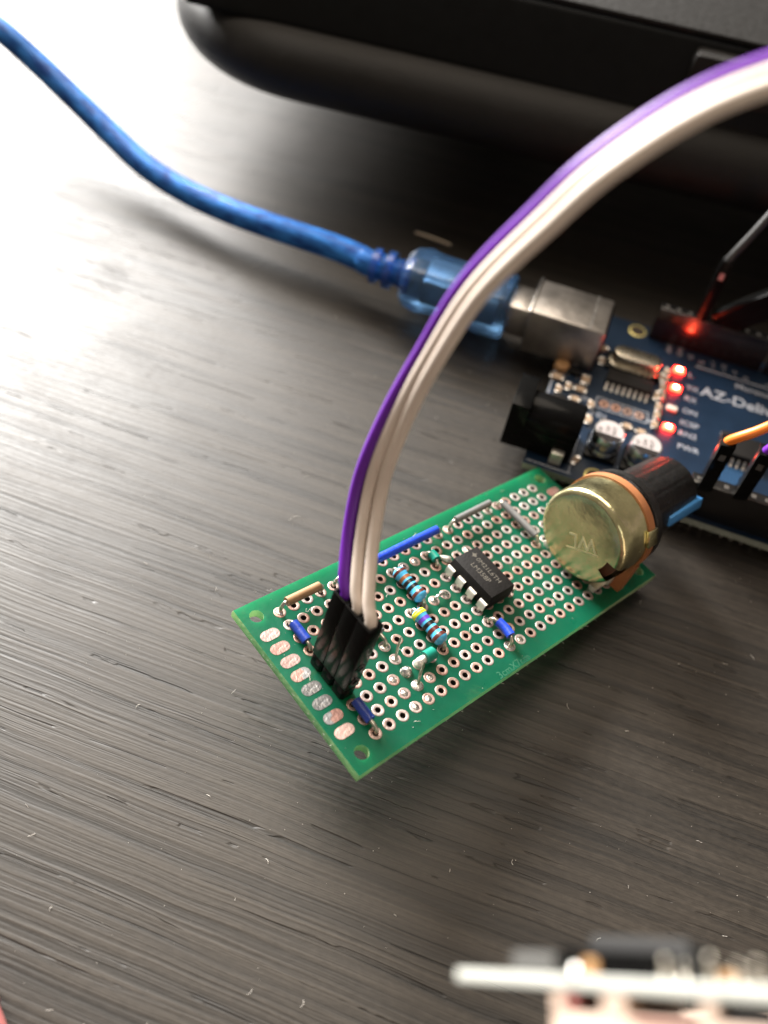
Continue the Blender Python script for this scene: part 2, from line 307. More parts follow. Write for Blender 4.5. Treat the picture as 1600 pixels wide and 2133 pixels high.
def spline(P, n=8):
    P = [V(p) for p in P]; Q = [P[0]*2-P[1]]+P+[P[-1]*2-P[-2]]; out = []
    for i in range(1, len(Q)-2):
        for k in range(n):
            t = k/n; a, b, c, d = Q[i-1:i+3]
            out.append(.5*(2*b+(c-a)*t+(2*a-5*b+4*c-d)*t*t+(3*b-3*c+d-a)*t**3))
    return out+[P[-1]]
def text(name, body, size, parent, mtx, m, extrude=.02, align='LEFT', offset=0.):
    cu = bpy.data.curves.new(name, 'FONT'); cu.body = body; cu.size = size*S; cu.extrude = extrude*S; cu.align_x = align; cu.offset = offset*S; cu.resolution_u = 3
    ob = bpy.data.objects.new(name, cu); sc.collection.objects.link(ob); bpy.context.view_layer.update()
    me = bpy.data.meshes.new_from_object(ob.evaluated_get(bpy.context.evaluated_depsgraph_get()))
    bpy.data.objects.remove(ob); bpy.data.curves.remove(cu); me.materials.clear(); me.materials.append(m); me.name = name
    return link(name, me, parent, mtx=mtx)
def at(o, x=(1, 0, 0), y=(0, 1, 0)):
    x = V(x).normalized(); y = V(y).normalized(); return frame(o, x, y, x.cross(y))

# ------------------------------------------------------------------ desk
b = MB().box((-900, -500, -24), (900, 1100, 0)); desk = b.build('desk', M['desk'], smooth=0); desk['kind'] = 'structure'; desk['label'] = 'dark brown wood grain desk top with embossed pores'

# ------------------------------------------------------------------ black device at the back
dv = thing('electronic_device', 'large black plastic device with thick rounded lip at the back of the desk', 'device', Matrix.Translation(V((-19.4, 111.3, 17.1))*S) @ Matrix.Rotation(math.radians(-6), 4, 'Z') @ Matrix.Scale(.862, 4))
def slab(x0, x1, y0, y1, R, prof, mi=0):
    n = 14; pl = []
    for cx, cy, a0 in ((x0+R, y1-R, 90), (x0+R, y0+R, 180), (x1-R, y0+R, 270), (x1-R, y1-R, 0)):
        for k in range(n+1):
            a = math.radians(a0+90*k/n); pl.append((cx, cy, math.cos(a)*R, math.sin(a)*R))
    N_ = len(pl); m = MB(); vs = []
    for ins, z in prof:
        for cx, cy, dx, dy in pl:
            f = 1-ins/R; vs.append((cx+dx*f, cy+dy*f, z))
    fs = [(i*N_+j, i*N_+(j+1) % N_, (i+1)*N_+(j+1) % N_, (i+1)*N_+j) for i in range(len(prof)-1) for j in range(N_)]
    fs += [tuple(range(N_))[::-1], tuple((len(prof)-1)*N_+j for j in range(N_))]
    return m.add(vs, fs, mi)
lip = [(12+0, 5)]+[(10-10*math.sin(math.radians(a)), 15-10*math.cos(math.radians(a))) for a in range(0, 181, 15)]+[(12, 24.4)]
m_ = slab(-88, 260, 0, 240, 46, [(9.0-9.0*math.sin(math.radians(a))+(1.5 if a > 90 else 0)*(a-90)/90, 16.4-9.1*math.cos(math.radians(a))) for a in range(0, 181, 12)])
m_.build('lip', M['device'], dv, smooth=50)
dk = MB(); dk.add([(x, y, z) for x in (-74, 248) for y, z in ((9, 24.8), (10, 27), (17, 41.8), (228, 41.8), (228, 24.8))], [(0, 1, 2, 3, 4), (9, 8, 7, 6, 5), (0, 5, 6, 1), (1, 6, 7, 2), (2, 7, 8, 3), (3, 8, 9, 4), (4, 9, 5, 0)])
dk.build('front_face', M['device_deck'], dv, bevel=1.6)
MB().box((-56, 17.2, 41.7), (247, 226, 43.2)).build('top_cover', M['device_grey'], dv, bevel=1.2)
MB().box((58, 11.5, 26), (246, 20, 40.0)).build('ledge', M['device'], dv, bevel=1.6)
for x, y in ((10, 165), (200, 150), (-20, 215), (200, 215)):
    MB().lathe([(-19.8, 0.01), (-19.8, 8), (-18.8, 8.6), (6, 8.6), (6, .01)], 20, (x, y, 0)).build('rubber_foot', M['rubber'], dv)

# ------------------------------------------------------------------ green prototype board
PX, PY, PZ = (.6696, .7197, -.1833), (-.7312, .6821, .0070), (.1301, .1293, .9830)
PF = frame((-27.889, -13.239, 16.894), PX, PY, PZ)
pb = thing('prototype_board', 'green perforated prototype board with soldered parts, tilted up at its left end', 'circuit board', PF)
P = 2.54
def board_panel():
    m = MB(); T = -1.6; n = 16
    def hole(x0, x1, y0, y1, cx, cy, R):
        sq = []; ci = []
        for k in range(n):
            a = 2*math.pi*k/n+math.pi/4; dx, dy = math.cos(a), math.sin(a)
            tx = ((x1-cx) if dx > 0 else (x0-cx))/dx if abs(dx) > 1e-6 else 1e9; ty = ((y1-cy) if dy > 0 else (y0-cy))/dy if abs(dy) > 1e-6 else 1e9
            t = min(tx, ty); sq.append((cx+dx*t, cy+dy*t)); ci.append((cx+dx*R, cy+dy*R))
        # snap the four diagonal samples to the corners so the cell fills its square
        for k, c in ((0, (x1, y1)), (n//4, (x0, y1)), (n//2, (x0, y0)), (3*n//4, (x1, y0))): sq[k] = c
        vs = [(x, y, 0) for x, y in sq]+[(x, y, 0) for x, y in ci]+[(x, y, T) for x, y in ci]+[(x, y, T) for x, y in sq]
        f1 = []; f2 = []
        for k in range(n):
            q = (k+1) % n; f1 += [(k, q, n+q, n+k), (3*n+q, 3*n+k, 2*n+k, 2*n+q)]; f2.append((n+k, n+q, 2*n+q, 2*n+k))
        o = len(m.v); m.add(vs, f1, 0); m.f += [tuple(o+i for i in f) for f in f2]; m.m += [1]*len(f2)
    def flat(x0, x1, y0, y1):
        m.add([(x0, y0, 0), (x1, y0, 0), (x1, y1, 0), (x0, y1, 0)], [(0, 1, 2, 3)]); m.add([(x0, y0, T), (x1, y0, T), (x1, y1, T), (x0, y1, T)], [(3, 2, 1, 0)])
    for i in range(24):
        for j in range(10): hole(i*P-P/2, i*P+P/2, -j*P-P/2, -j*P+P/2, i*P, -j*P, .46)
        flat(i*P-P/2, i*P+P/2, 1.27, 3.57); flat(i*P-P/2, i*P+P/2, -26.43, -24.13)
    for x0, x1, cx in ((-5.8, -1.27, -3.4), (59.69, 64.2, 61.8)):
        hole(x0, x1, -1.27, 3.57, cx, 1.1, 1.08); hole(x0, x1, -26.43, -21.59, cx, -24.0, 1.08)
        for j in range(1, 9): flat(x0, x1, -j*P-P/2, -j*P+P/2)
    # sawn rim with a slightly ragged line
    per = []
    for k in range(70): per.append((-5.8+70*k/70, -26.43))
    for k in range(30): per.append((64.2, -26.43+k))
    for k in range(70): per.append((64.2-k, 3.57))
    for k in range(30): per.append((-5.8, 3.57-k))
    q = len(per); j = lambda: random.uniform(-.05, .09)
    vs = [(x, y, 0) for x, y in per]
    mid = []
    for x, y in per:
        ox = (-1 if x < -5 else 1 if x > 64 else 0); oy = (-1 if y < -26 else 1 if y > 3.5 else 0); d = .03+max(0, j()); mid.append((x+ox*d, y+oy*d, -.35))
    mid2 = [(x*1, y, -1.25) for x, y, z in mid]
    vs += mid+mid2+[(x, y, T) for x, y in per]
    m.add(vs, [(r*q+k, r*q+(k+1) % q, (r+1)*q+(k+1) % q, (r+1)*q+k) for r in range(3) for k in range(q)], 1)
    return m
board_panel().build('board_panel', [M['green'], M['fr4']], pb, smooth=30)

# pads: one ring of copper with its plated barrel per hole, coloured dark for the shade inside
pm = MB().lathe([(0.0, .95), (.04, .92), (.055, .80), (.055, .56), (.02, .455), (-.5, .44), (-1.62, .44), (-1.66, .95)], 20); pm.m = [1 if 4*20 <= i < 7*20 else 0 for i in range(len(pm.m))]; pad_me = pm.mesh('solder_pad', [M['pad'], M['hole_shade']], smooth=50)
bg_ = MB().lathe([(0.0, .95), (.04, .92), (.055, .80), (.055, .56), (.02, .455), (-.5, .44), (-1.62, .44), (-1.66, .95)], 20); bg_.m = list(pm.m); big = bg_.mesh('solder_pad_tinned', [M['pad_grey'], M['hole_shade']], smooth=50)
for i in range(24):
    for j in range(10):
        o = link('solder_pad', pad_me if i < 17 or random.random() < .4 else big, pb, (i*P, -j*P, 0)); o.rotation_euler.z = random.uniform(0, 6.28)
def stadium(w, h, n=8):
    r = h/2; c = w/2-r; out = []
    for s_ in (1, -1):
        for k in range(n+1):
            a = math.radians(-90+180*k/n) if s_ > 0 else math.radians(90+180*k/n); out.append((s_*c+math.cos(a)*r, math.sin(a)*r))
    return out
cont = {k: MB().prism(stadium(3.1, 1.75), 0, .05).mesh('edge_contact', M[k], bevel=0) for k in ('pad_pink', 'pad_mix', 'pad_silver', 'pad_copper')}
for j, k in enumerate(('pad_pink', 'pad_pink', 'pad_pink', 'pad_mix', 'pad_silver', 'pad_silver', 'pad_mix', 'pad_copper')):
    o = link('edge_contact', cont[k], pb, (-3.5, -(j+1)*P, 0))
    if j == 6: o.rotation_euler.z = math.pi
    link('edge_contact', cont['pad_pink'], pb, (61.8, -(j+1)*P, 0))

def hp(c, r, z=0): return V((c*P, -r*P, z))
LEADR = .30
def jumper(c0, r0, c1, r1, h, ins, rad=.74, t0=.14, t1=.86, h2=None, side=0.):
    a, b_ = hp(c0, r0), hp(c1, r1); d = b_-a; L = d.length; d.normalize(); up = V((0, 0, 1)); h2 = h if h2 is None else h2
    sd = d.cross(up)*side
    f = lambda t: a+d*L*t+up*(h+(h2-h)*t)+sd*(math.sin(math.pi*t))
    core = [f(t0+(t1-t0)*k/8) for k in range(9)]
    body = MB().tube(core, rad, 12)
    j = body.build('jumper_wire', ins, pb, smooth=50)
    for (e, base, t) in ((0, a, t0), (1, b_, t1)):
        hh = h if e == 0 else h2; s_ = 1 if e == 0 else -1
        pts = spline([base-up*2.9, base+up*.0, base+up*hh*.62+d*s_*.05, base+d*s_*min(.55, L*abs(t-(0 if e == 0 else 1))*.6)+up*hh*.97, f(t), f(t+s_*.06)], 4)
        MB().tube(pts, LEADR, 8).build('lead', M['lead'], j, smooth=60)
    return j
jumper(0, 0, 3, 0, 2.1, M['brown'], .72, .10, .90)
jumper(0, 1, 0, 3, 1.15, M['navy'], .78, .10, .78, h2=.95)
jumper(0, 7, 0, 9, 1.35, M['navy'], .76, .02, .70, h2=1.1)
jumper(4, 0, 13, 0, 1.7, M['blue'], .74, .045, .955, h2=1.9)
jumper(14, 0, 18, 0, 2.1, M['grey'], .62, .08, .94, h2=2.3)
jumper(19, 0, 19, 4, 1.5, M['grey'], .70, .08, .92)
jumper(4, 3, 4, 5, 1.3, M['lightgrey'], .95, .06, .66)
jumper(11, 7, 11, 9, 1.7, M['blue'], .78, .24, .84, side=-.35)
jumper(11, 1, 11, 2, 1.15, M['teal'], .82, .16, .78, side=-.25)
jumper(6, 7, 5, 7, 1.25, M['teal'], 1.0, .02, .72)

def resistor(c, r0, r1, bands):
    z = 1.42; y0, y1 = -r0*P, -r1*P; cy = (y0+y1)/2; x = c*P
    prof = [(-3.35, .32), (-3.2, .75), (-2.95, 1.08), (-2.55, 1.22), (-2.15, 1.19), (-1.75, 1.04), (-1.4, .99), (1.4, .99), (1.75, 1.04), (2.15, 1.19), (2.55, 1.22), (2.95, 1.08), (3.2, .75), (3.35, .32)]
    def rad(h):
        for (a, ra), (b_, rb) in zip(prof, prof[1:]):
            if a <= h <= b_: return ra+(rb-ra)*(h-a)/(b_-a)
        return .3
    rs = MB().lathe([(-3.36, .01)]+prof+[(3.36, .01)], 20, (x, cy, z), (0, -1, 0)).build('resistor', M['resistor'], pb, smooth=60)
    for h, wd, mk in bands:
        hs = [h-wd/2+wd*k/3 for k in range(4)]
        MB().lathe([(hs[0], rad(hs[0])-.02)]+[(q, rad(q)+.022) for q in hs]+[(hs[-1], rad(hs[-1])-.02)], 20, (x, cy, z), (0, -1, 0)).build('colour_band', M[mk], rs, smooth=50)
    for ye, s_ in ((y0, -1), (y1, 1)):
        MB().tube(spline([V((x, ye, -2.8)), V((x, ye, 0)), V((x, ye, .75)), V((x, ye+s_*.14, 1.25)), V((x, ye+s_*.55, z))], 4), .28, 8).build('lead', M['lead'], rs, smooth=60)
resistor(8, 1, 4, [(-2.45, .55, 'b_brown'), (-1.15, .6, 'b_orange'), (-.15, .62, 'b_black'), (.85, .62, 'b_black'), (2.2, .6, 'b_brown')])
resistor(7, 4, 7, [(-2.5, .85, 'b_yellow'), (-1.2, .66, 'b_violet'), (-.1, .66, 'b_black'), (1.0, .66, 'b_red'), (2.25, .66, 'b_brown')])

# eight-pin chip
cx, cy = 31.55, -4.5*P
ch = MB(); ch.frustum((cx-2.85, cy-4.55), (cx+2.85, cy+4.55), (cx-3.05, cy-4.7), (cx+3.05, cy+4.7), .55, 2.1); ch.frustum((cx-3.05, cy-4.7), (cx+3.05, cy+4.7), (cx-2.72, cy-4.5), (cx+2.72, cy+4.5), 2.1, 3.75)
chip = ch.build('amplifier_chip', M['epoxy'], pb, bevel=.10)
for s_ in (-1, 1):
    for k in range(4):
        y = -(3+k)*P; x0 = cx+s_*2.95; x1 = (11 if s_ < 0 else 14)*P; pn = MB()
        prof = [(x0, 2.25), (x1-s_*.35, 2.22), (x1-s_*.12, 2.08), (x1, 1.75), (x1, .75)]; t = .26
        vs = []; 
        for (x, z) in prof: vs += [(x, y-.76, z), (x, y+.76, z)]
        for i, (x, z) in enumerate(prof):
            n_ = V((-s_*0, 0, -1)) if i < 2 else V((-s_, 0, -.4)) if i == 2 else V((-s_, 0, 0)); vs += [(x+n_.x*t, y-.76, z+n_.z*t), (x+n_.x*t, y+.76, z+n_.z*t)]
        kk = len(prof); fs = [(2*i, 2*i+1, 2*i+3, 2*i+2) for i in range(kk-1)]+[(2*kk+2*i+1, 2*kk+2*i, 2*kk+2*i+2, 2*kk+2*i+3) for i in range(kk-1)]
        fs += [(2*i, 2*i+2, 2*kk+2*i+2, 2*kk+2*i) for i in range(kk-1)]+[(2*i+3, 2*i+1, 2*kk+2*i+1, 2*kk+2*i+3) for i in range(kk-1)]+[(0, 2*kk, 2*kk+1, 1), (2*kk-2, 2*kk-1, 4*kk-1, 4*kk-2)]
        pn.add(vs, fs); pn.box((x1-.14-s_*.12, y-.26, -2.6), (x1+.14-s_*.12, y+.26, .8))
        pn.build('pin', M['pinmetal'], chip, smooth=40)
text('lettering', '0M21L6TH', 1.22, chip, at((cx+.45, cy+2.6, 3.745), (0, -1, 0), (1, 0, 0)), M['print_grey'], .012)
text('lettering', 'LM358P', 1.32, chip, at((cx-1.15, cy+2.3, 3.745), (0, -1, 0), (1, 0, 0)), M['print_grey'], .012)
lg = [(-.15, .75), (.12, .75), (.12, .35), (.35, .30), (.62, .12), (.70, -.12), (.45, -.30), (.22, -.42), (.12, -.80), (-.05, -.68), (-.14, -.40), (-.36, -.34), (-.46, -.12), (-.75, .02), (-.70, .14), (-.32, .14), (-.30, .38), (-.15, .40)]
MB().prism([(x*.72, y*.72) for x, y in lg], 0, .012, 0).build('logo', M['print_grey'], chip, smooth=0).matrix_local = at((cx+.95, cy+3.35, 3.75), (0, -1, 0), (1, 0, 0))

# solder: filled holes, blobs, cut wire ends
def joint(c, r, h=.22, R=.62, mi='solder', name='solder_joint'):
    MB().lathe([(.03, R), (h*.45+.03, R*.86), (h*.85+.03, R*.5), (h+.03, .01)], 14, hp(c, r)).build(name, M[mi], pb, smooth=80)
for c, r in ((10, 1), (9, 1), (14, 2), (5, 8), (3, 8), (4, 9), (3, 9), (3, 7), (12, 9), (14, 0), (0, 0)): joint(c, r, random.uniform(.08, .2), .55)
joint(4, 7, .95, .93); joint(4, 8, .28, .9); joint(4, 6, .25, .6); joint(10, 4, .4, .7); joint(9, 4, .35, .62); joint(11, 9, .15, .8); joint(4, 5, .2, .8)
MB().tube(spline([hp(5, 7, .05), hp(5.0, 7, .7), hp(5.25, 7, 1.05), hp(5.5, 7, 1.2)], 4), [.9-.4*k/12 for k in range(13)], 12).build('solder_joint', M['pinmetal'], pb, smooth=80)
MB().tube(spline([hp(11.15, 1.05, .2), hp(11.6, 1.5, .35), hp(12, 1.95, .3), hp(12.1, 2.05, .05)], 4), [.32, .32, .3, .32, .34, .4, .5, .6, .66, .7, .66, .6, .5], 12).build('solder_joint', M['pinmetal'], pb, smooth=80)
MB().tube(spline([hp(9, 4, -2), hp(9, 4, .5), hp(9.35, 4, .95), hp(9.75, 4, .8), hp(10, 4, .3), hp(10, 4, -2)], 4), .26, 8).build('wire_stub', M['solder'], pb, smooth=60)
MB().tube([hp(4, 6, -2), hp(4, 6, .3), hp(4.12, 5.75, 2.0), hp(4.25, 5.6, 3.9)], [.22, .22, .21, .18], 8).build('wire_stub', M['lead'], pb, smooth=60)
MB().tube([hp(4, 8, -2), hp(4, 8, .3), hp(4.1, 7.75, 2.4), hp(4.2, 7.6, 4.6)], [.22, .22, .21, .18], 8).build('wire_stub', M['lead'], pb, smooth=60)
text('lettering', '3cmX7cm', 1.75, pb, at((8.75*P, -10.36*P, .004), (1, 0, 0), (0, 1, 0)), mat('green_print', (.012, .105, .055), .6), .006)

# pin header under the three plugs
for k in range(3):
    y = -(4+k)*P
    hb = MB(); e = .38; h_ = 1.25
    hb.prism([(-h_, -h_+e), (-h_+e, -h_), (h_-e, -h_), (h_, -h_+e), (h_, h_-e), (h_-e, h_), (-h_+e, h_), (-h_, h_-e)], .08, 2.5, 0, Matrix.Translation(V((0, y, 0))))
    hd = hb.build('header_block', M['black'], pb, bevel=.07)
    MB().box((-.31, y-.31, -2.9), (.31, y+.31, 9)).build('pin', M['brass'], hd, bevel=.05)

# potentiometer
px0, pyc, pzc = 47.27, -16.62, 9.23; AX = (1, 0, 0)
NSEG = 72
prof = [(.0, .01), (.0, 5.9), (.02, 7.2), (.12, 7.75), (.45, 8.2), (1.0, 8.39), (2.6, 8.39), (6.0, 8.39), (6.2, 8.45), (6.5, 8.45)]
# lathe angle: u = +z, w = x cross z = -y ; notch lies to the lower right seen from the back
def skip(i, j):
    a = 360*j/NSEG; return i in (1, 2, 3, 4, 5) and 89 <= a < 113
pot = MB().lathe(prof, NSEG, (px0, pyc, pzc), AX, 0, skip).build('potentiometer', M['gold'], pb, smooth=50)
MB().lathe([(.9, .01), (.9, 5.5), (1.2, 7.6)], 40, (px0, pyc, pzc), AX).build('wiper_plate', M['dkphenolic'], pot, smooth=40)
wf = MB().lathe([(6.45, .01), (6.45, 8.75), (8.0, 8.75), (8.0, .01)], NSEG, (px0, pyc, pzc), AX)
wf.box((px0+6.45, pyc-8.6, .15), (px0+8.0, pyc+8.6, pzc-2.5)); wf.build('wafer', M['phenolic'], pot, smooth=40)
for a in (62, 152, 242):
    t = math.radians(a); u_, w2 = math.cos(t), math.sin(t); m4 = Matrix.Translation(V((px0, pyc, pzc))) @ Matrix.Rotation(-t+math.pi/2, 4, 'X')
    m4 = Matrix.Translation(V((px0+7.2, pyc-w2*8.62, pzc+u_*8.62))) @ Matrix.Rotation(t, 4, 'X')
    MB().box((-1.25, -1.5, -.22), (1.25, 1.5, .36), 0, m4).build('crimp_tab', M['gold'], pot, bevel=.12)
for r in (4.5, 6.5, 8.5+.3):
    y = -r*P
    tm = MB(); tm.box((px0+5.2, y-1.1, .6), (px0+6.4, y+1.1, 4.2)); tm.box((px0+2.2, y-.75, .5), (px0+6.0, y+.75, 1.0)); tm.box((px0+2.2, y-.6, -2.6), (px0+2.7, y+.6, 1.0))
    tm.build('terminal', M['pinmetal'], pot, bevel=.1)
MB().lathe([(8.0, 4.6), (9.6, 4.6), (9.6, 3.5), (14, 3.5)], 24, (px0, pyc, pzc), AX).build('bushing', M['steel'], pot, smooth=30)
kx = px0
def flute(h, t):
    return 1 if h < 11.4 else 1-.012*max(0, math.cos(16*t))**4
knob = MB().lathe([(11.0, 3.6), (11.0, 6.9), (9.55, 7.6), (9.3, 8.2), (9.45, 8.45), (10.7, 8.45), (11.3, 7.9), (11.42, 6.75), (12, 6.62), (25.3, 6.2), (25.9, 6.0), (26.2, 5.5), (26.2, .01)], 144, (px0, pyc, pzc), AX, 0, None, flute).build('knob', M['knob'], pot, smooth=32)
MB().lathe([(26.2, 4.9), (26.65, 4.9), (26.8, 4.6), (26.8, .01)], 32, (px0, pyc, pzc), AX).build('knob_cap', M['skyblue'], pot, smooth=30)
t = math.radians(72); m4 = Matrix.Translation(V((px0, pyc, pzc))) @ Matrix.Rotation(t, 4, 'X')
MB().box((16, -1.0, 5.2), (26.6, 1.0, 6.85), 0, m4).build('knob_pointer', M['skyblue'], pot, bevel=.25)
# stamped WL and the line below it, read upside down on the back of the can
th = math.radians(209.5); ex = V((0, -1, 0)); ez = V((0, 0, 1)); tx = ex*math.cos(th)+ez*math.sin(th); ty = -ex*math.sin(th)+ez*math.cos(th)
fc = V((px0-.03, pyc, pzc))
text('lettering', 'WL', 3.5, pot, at(fc+tx*(-3.1)+ty*(-.3), tx, ty), M['gold_line'], .08, 'LEFT', .0)
MB().box((0, 0, -.03), (6.2, .16, .05)).build('stamped_line', M['gold_line'], pot).matrix_local = at(fc+tx*(-3.3)+ty*(2.35), tx, ty)

# ------------------------------------------------------------------ ribbon of three jumper wires plugged on the header
RIB = [([-16.85, -20.16, 30.08], [-1.857, 1.733, 0.018]), ([-16.44, -19.76, 33.12], [-1.857, 1.733, 0.018]), ([-17.2, -17.93, 34.88], [-1.801, 1.444, -0.007]), ([-17.75, -13.58, 38.6], [-1.704, 1.027, -0.027]), ([-17.81, -9.92, 43.95], [-1.559, 0.619, -0.064]), ([-17.29, -8.19, 49.07], [-1.372, 0.566, -0.132]), ([-15.84, -6.48, 56.06], [-1.146, 0.758, -0.312]), ([-13.95, -5.52, 63.12], [-0.936, 1.106, -0.512]), ([-10.86, -5.34, 73.35], [-0.833, 1.274, -0.352]), ([-6.03, -5.18, 82.32], [-0.699, 1.406, -0.203]), ([-2.6, -4.38, 87.35], [-0.575, 1.505, -0.087]), ([2.99, -2.19, 92.19], [-0.39, 1.606, 0.049]), ([8.78, -0.48, 95.4], [-0.167, 1.687, 0.164]), ([15.31, 0.87, 97.7], [-0.017, 1.705, 0.228]),
       ([27, 2.5, 98.5], [0, 1.5, -.1]), ([60, 10, 92], [0, 1.5, -.1]), ([110, 24, 66], [.3, 1.4, .3]), ([160, 40, 22], [.5, 1.4, .3]), ([200, 56, 3], [0, 1.5, 0])]
rb = thing('jumper_ribbon', 'ribbon of one purple and two cream wires rising in an arc from three black plugs', 'jumper cable', Matrix.Translation(V((-16.9, -20.2, 16))*S))
RO = V((-16.9, -20.2, 16))
for k, mk in ((1, 'purple'), (0, 'white'), (-1, 'white')):
    pts = spline([V(p)+V(o)*k-RO+(V((random.uniform(-1, 1), random.uniform(-1, 1), random.uniform(-1, 1)))*0) for i, (p, o) in enumerate(RIB)], 8)
    MB().tube(pts, .82, 16).build('wire', M[mk], rb, smooth=60)
for k in range(3):
    y = -(4+k)*P; z0, z1 = 2.62, 16.7; h_ = 1.25; wl = .34
    hs = MB()
    def wallbox(x0, x1, y0, y1): hs.box((x0, y0, z0), (x1, y1, z1))
    # open-topped square sleeve with a stepped latch window on the front and two on the side
    ox = [(-h_, -h_), (h_, -h_), (h_, h_), (-h_, h_)]; ix = [(-h_+wl, -h_+wl), (h_-wl, -h_+wl), (h_-wl, h_-wl), (-h_+wl, h_-wl)]
    vs = [(x, y+q, z) for z in (z0, z1) for x, q in ox]+[(x, y+q, z) for z in (z1, z1-4) for x, q in ix]
    fs = [(0, 1, 2, 3)[::-1]]+[(i, (i+1) % 4, 4+(i+1) % 4, 4+i) for i in range(4)]+[(4+i, 4+(i+1) % 4, 8+(i+1) % 4, 8+i) for i in range(4)]+[(8+i, 8+(i+1) % 4, 12+(i+1) % 4, 12+i) for i in range(4)]+[(12, 13, 14, 15)]
    hs.add(vs, fs)
    o = hs.build('plug_housing', M['black'], None, bevel=.09); 
    o.parent = rb; o.matrix_parent_inverse = Matrix(); bpy.context.view_layer.update(); o.matrix_local = rb.matrix_world.inverted() @ PF
    if k == 2:
        for zz, hh in ((4.2, 1.5), (7.6, 1.2)):
            wv_ = MB(); wv_.lathe([(0, .95), (.08, .95), (.08, .62), (.0, .62)], 4, (0, y-h_, zz), (0, -1, 0)); q = wv_.build('latch_window', M['black'], o, smooth=0)

# ------------------------------------------------------------------ blue microcontroller board
AF = frame((9.379, 36.424, 4.6), (.9807, -.1957, 0), (.1957, .9807, 0), (0, 0, 1))
mb = thing('microcontroller_board', 'blue microcontroller board with glowing red lights and a silver usb socket', 'circuit board', AF)
pc = MB(); out = [(0, 0), (64.5, 0), (66, 1.5), (66, 12.7), (68.6, 15.2), (68.6, 48), (66, 50.6), (66, 53.4), (0, 53.4)]
pc.prism(out, -1.6, 0); pcb = pc.build('board_panel', [M['bluepcb'], M['pcbedge']], mb, smooth=0)
for f in pcb.data.polygons:
    if abs(f.normal.z) < .5: f.material_index = 1
for x, y in ((15.3, 50.7), (14, 2.5), (66.1, 7.6), (66.1, 35.5)):
    MB().lathe([(0, 2.1), (.05, 2.0), (.05, 1.6), (0, 1.55)], 24, (x, y, 0)).build('mounting_hole', M['brass'], mb)
    MB().disc((x, y, .03), (0, 0, 1), 1.56, 20).build('mounting_hole_shade', M['hole_shade'], mb)  # dark disc painted in for the shade of an open hole
# solder legs that lift the board off the desk
lg_ = MB()
for i in range(32):
    lg_.tube([(3+i*2, 2.5, -1.6), (3+i*2, 2.5, -4.6)], .4, 6); lg_.tube([(3+i*2, 50.8, -1.6), (3+i*2, 50.8, -4.6)], .4, 6)
o = lg_.build('underside_legs', M['solder'], mb); o['kind'] = 'stuff'
# usb socket
ux0, ux1, uy0, uy1 = -8.63, 7.57, 31.4, 43.4
us = MB(); us.box((ux0, uy0, .2), (ux1, uy1, 10.9)); usb = us.build('usb_socket', M['socket'], mb, bevel=.45, seg=3)
fl = MB(); fl.box((ux0-.35, uy0-.25, 10.5), (ux0+.3, uy1+.25, 11.15)); fl.build('rim', M['tin'], usb, bevel=.1)
MB().box((ux1-3.6, uy0+.1, 10.88), (ux1-3.3, uy1-.1, 10.98)).build('seam', M['steel'], usb)
MB().box((ux1-.02, uy0+1, .3), (ux1+.3, uy1-1, 10.3)).build('back_plate', M['black'], usb)
# power jack
pj = MB(); pj.box((-5.6, 3.15, 0), (-2.0, 12.15, 11)); pj.box((-2.0, 3.25, 0), (8.3, 12.05, 5.6)); pj.lathe([(-2.0, .01), (-2.0, 4.4), (8.3, 4.4), (8.3, .01)], 32, (0, 7.65, 6.2), (1, 0, 0))
jack = pj.build('power_jack', M['black'], mb, bevel=.12)
MB().box((4.6, 1.9, .1), (7.0, 3.22, 3.1)).build('solder_tab', M['pinmetal'], jack, bevel=.1)
# capacitors
def capacitor(x, y):
    b_ = MB(); b_.box((x-3.3, y-3.3, 0), (x+3.3, y+3.3, .9)); c = b_.build('capacitor', M['black'], mb, bevel=.3)
    MB().lathe([(.9, 3.1), (1.5, 3.15), (2.0, 2.95), (2.4, 3.15), (5.5, 3.15), (5.8, 2.9), (5.82, 2.7)], 32, (x, y, 0)).build('can', M['silver'], c, smooth=40)
    MB().lathe([(5.82, 2.72), (5.845, 2.68), (5.85, .01)], 32, (x, y, 0)).build('top_plate', M['captop'], c, smooth=30)
    seg = [(2.85*math.cos(math.radians(a)), 2.85*math.sin(math.radians(a))) for a in range(-155, -24, 10)]
    MB().prism(seg, 5.855, 5.875, 0, Matrix.Translation(V((x, y, 0)))).build('polarity_mark', M['mark'], c)
    for q, (s_, dy) in enumerate((('47', 1.0), ('25V', -.2), ('RVT', -1.35))):
        text('lettering', s_, 1.25, c, at((x-1.4+q*1.35, y-.85, 5.875), (0, 1, 0), (-1, 0, 0)), M['mark'], .01)
capacitor(14.0, 9.9); capacitor(21.5, 9.6)
# crystal in its can
cb = MB().box((10.0, 34.6, 0), (22.3, 39.6, .9)).build('crystal', M['black'], mb, bevel=.2)
m_ = MB()
def stad3(w, h, cx_, cy_, z0, z1, n=10): m_.prism([(x+cx_, y+cy_) for x, y in stadium(w, h, n)], z0, z1)
stad3(11.6, 4.9, 16.2, 37.1, .9, 1.5); m_.build('flange', M['crystal'], cb, bevel=.15)
m_ = MB(); stad3(10.6, 3.9, 16.2, 37.1, 1.5, 4.0); m_.build('can', M['crystal'], cb, bevel=.35, seg=3)
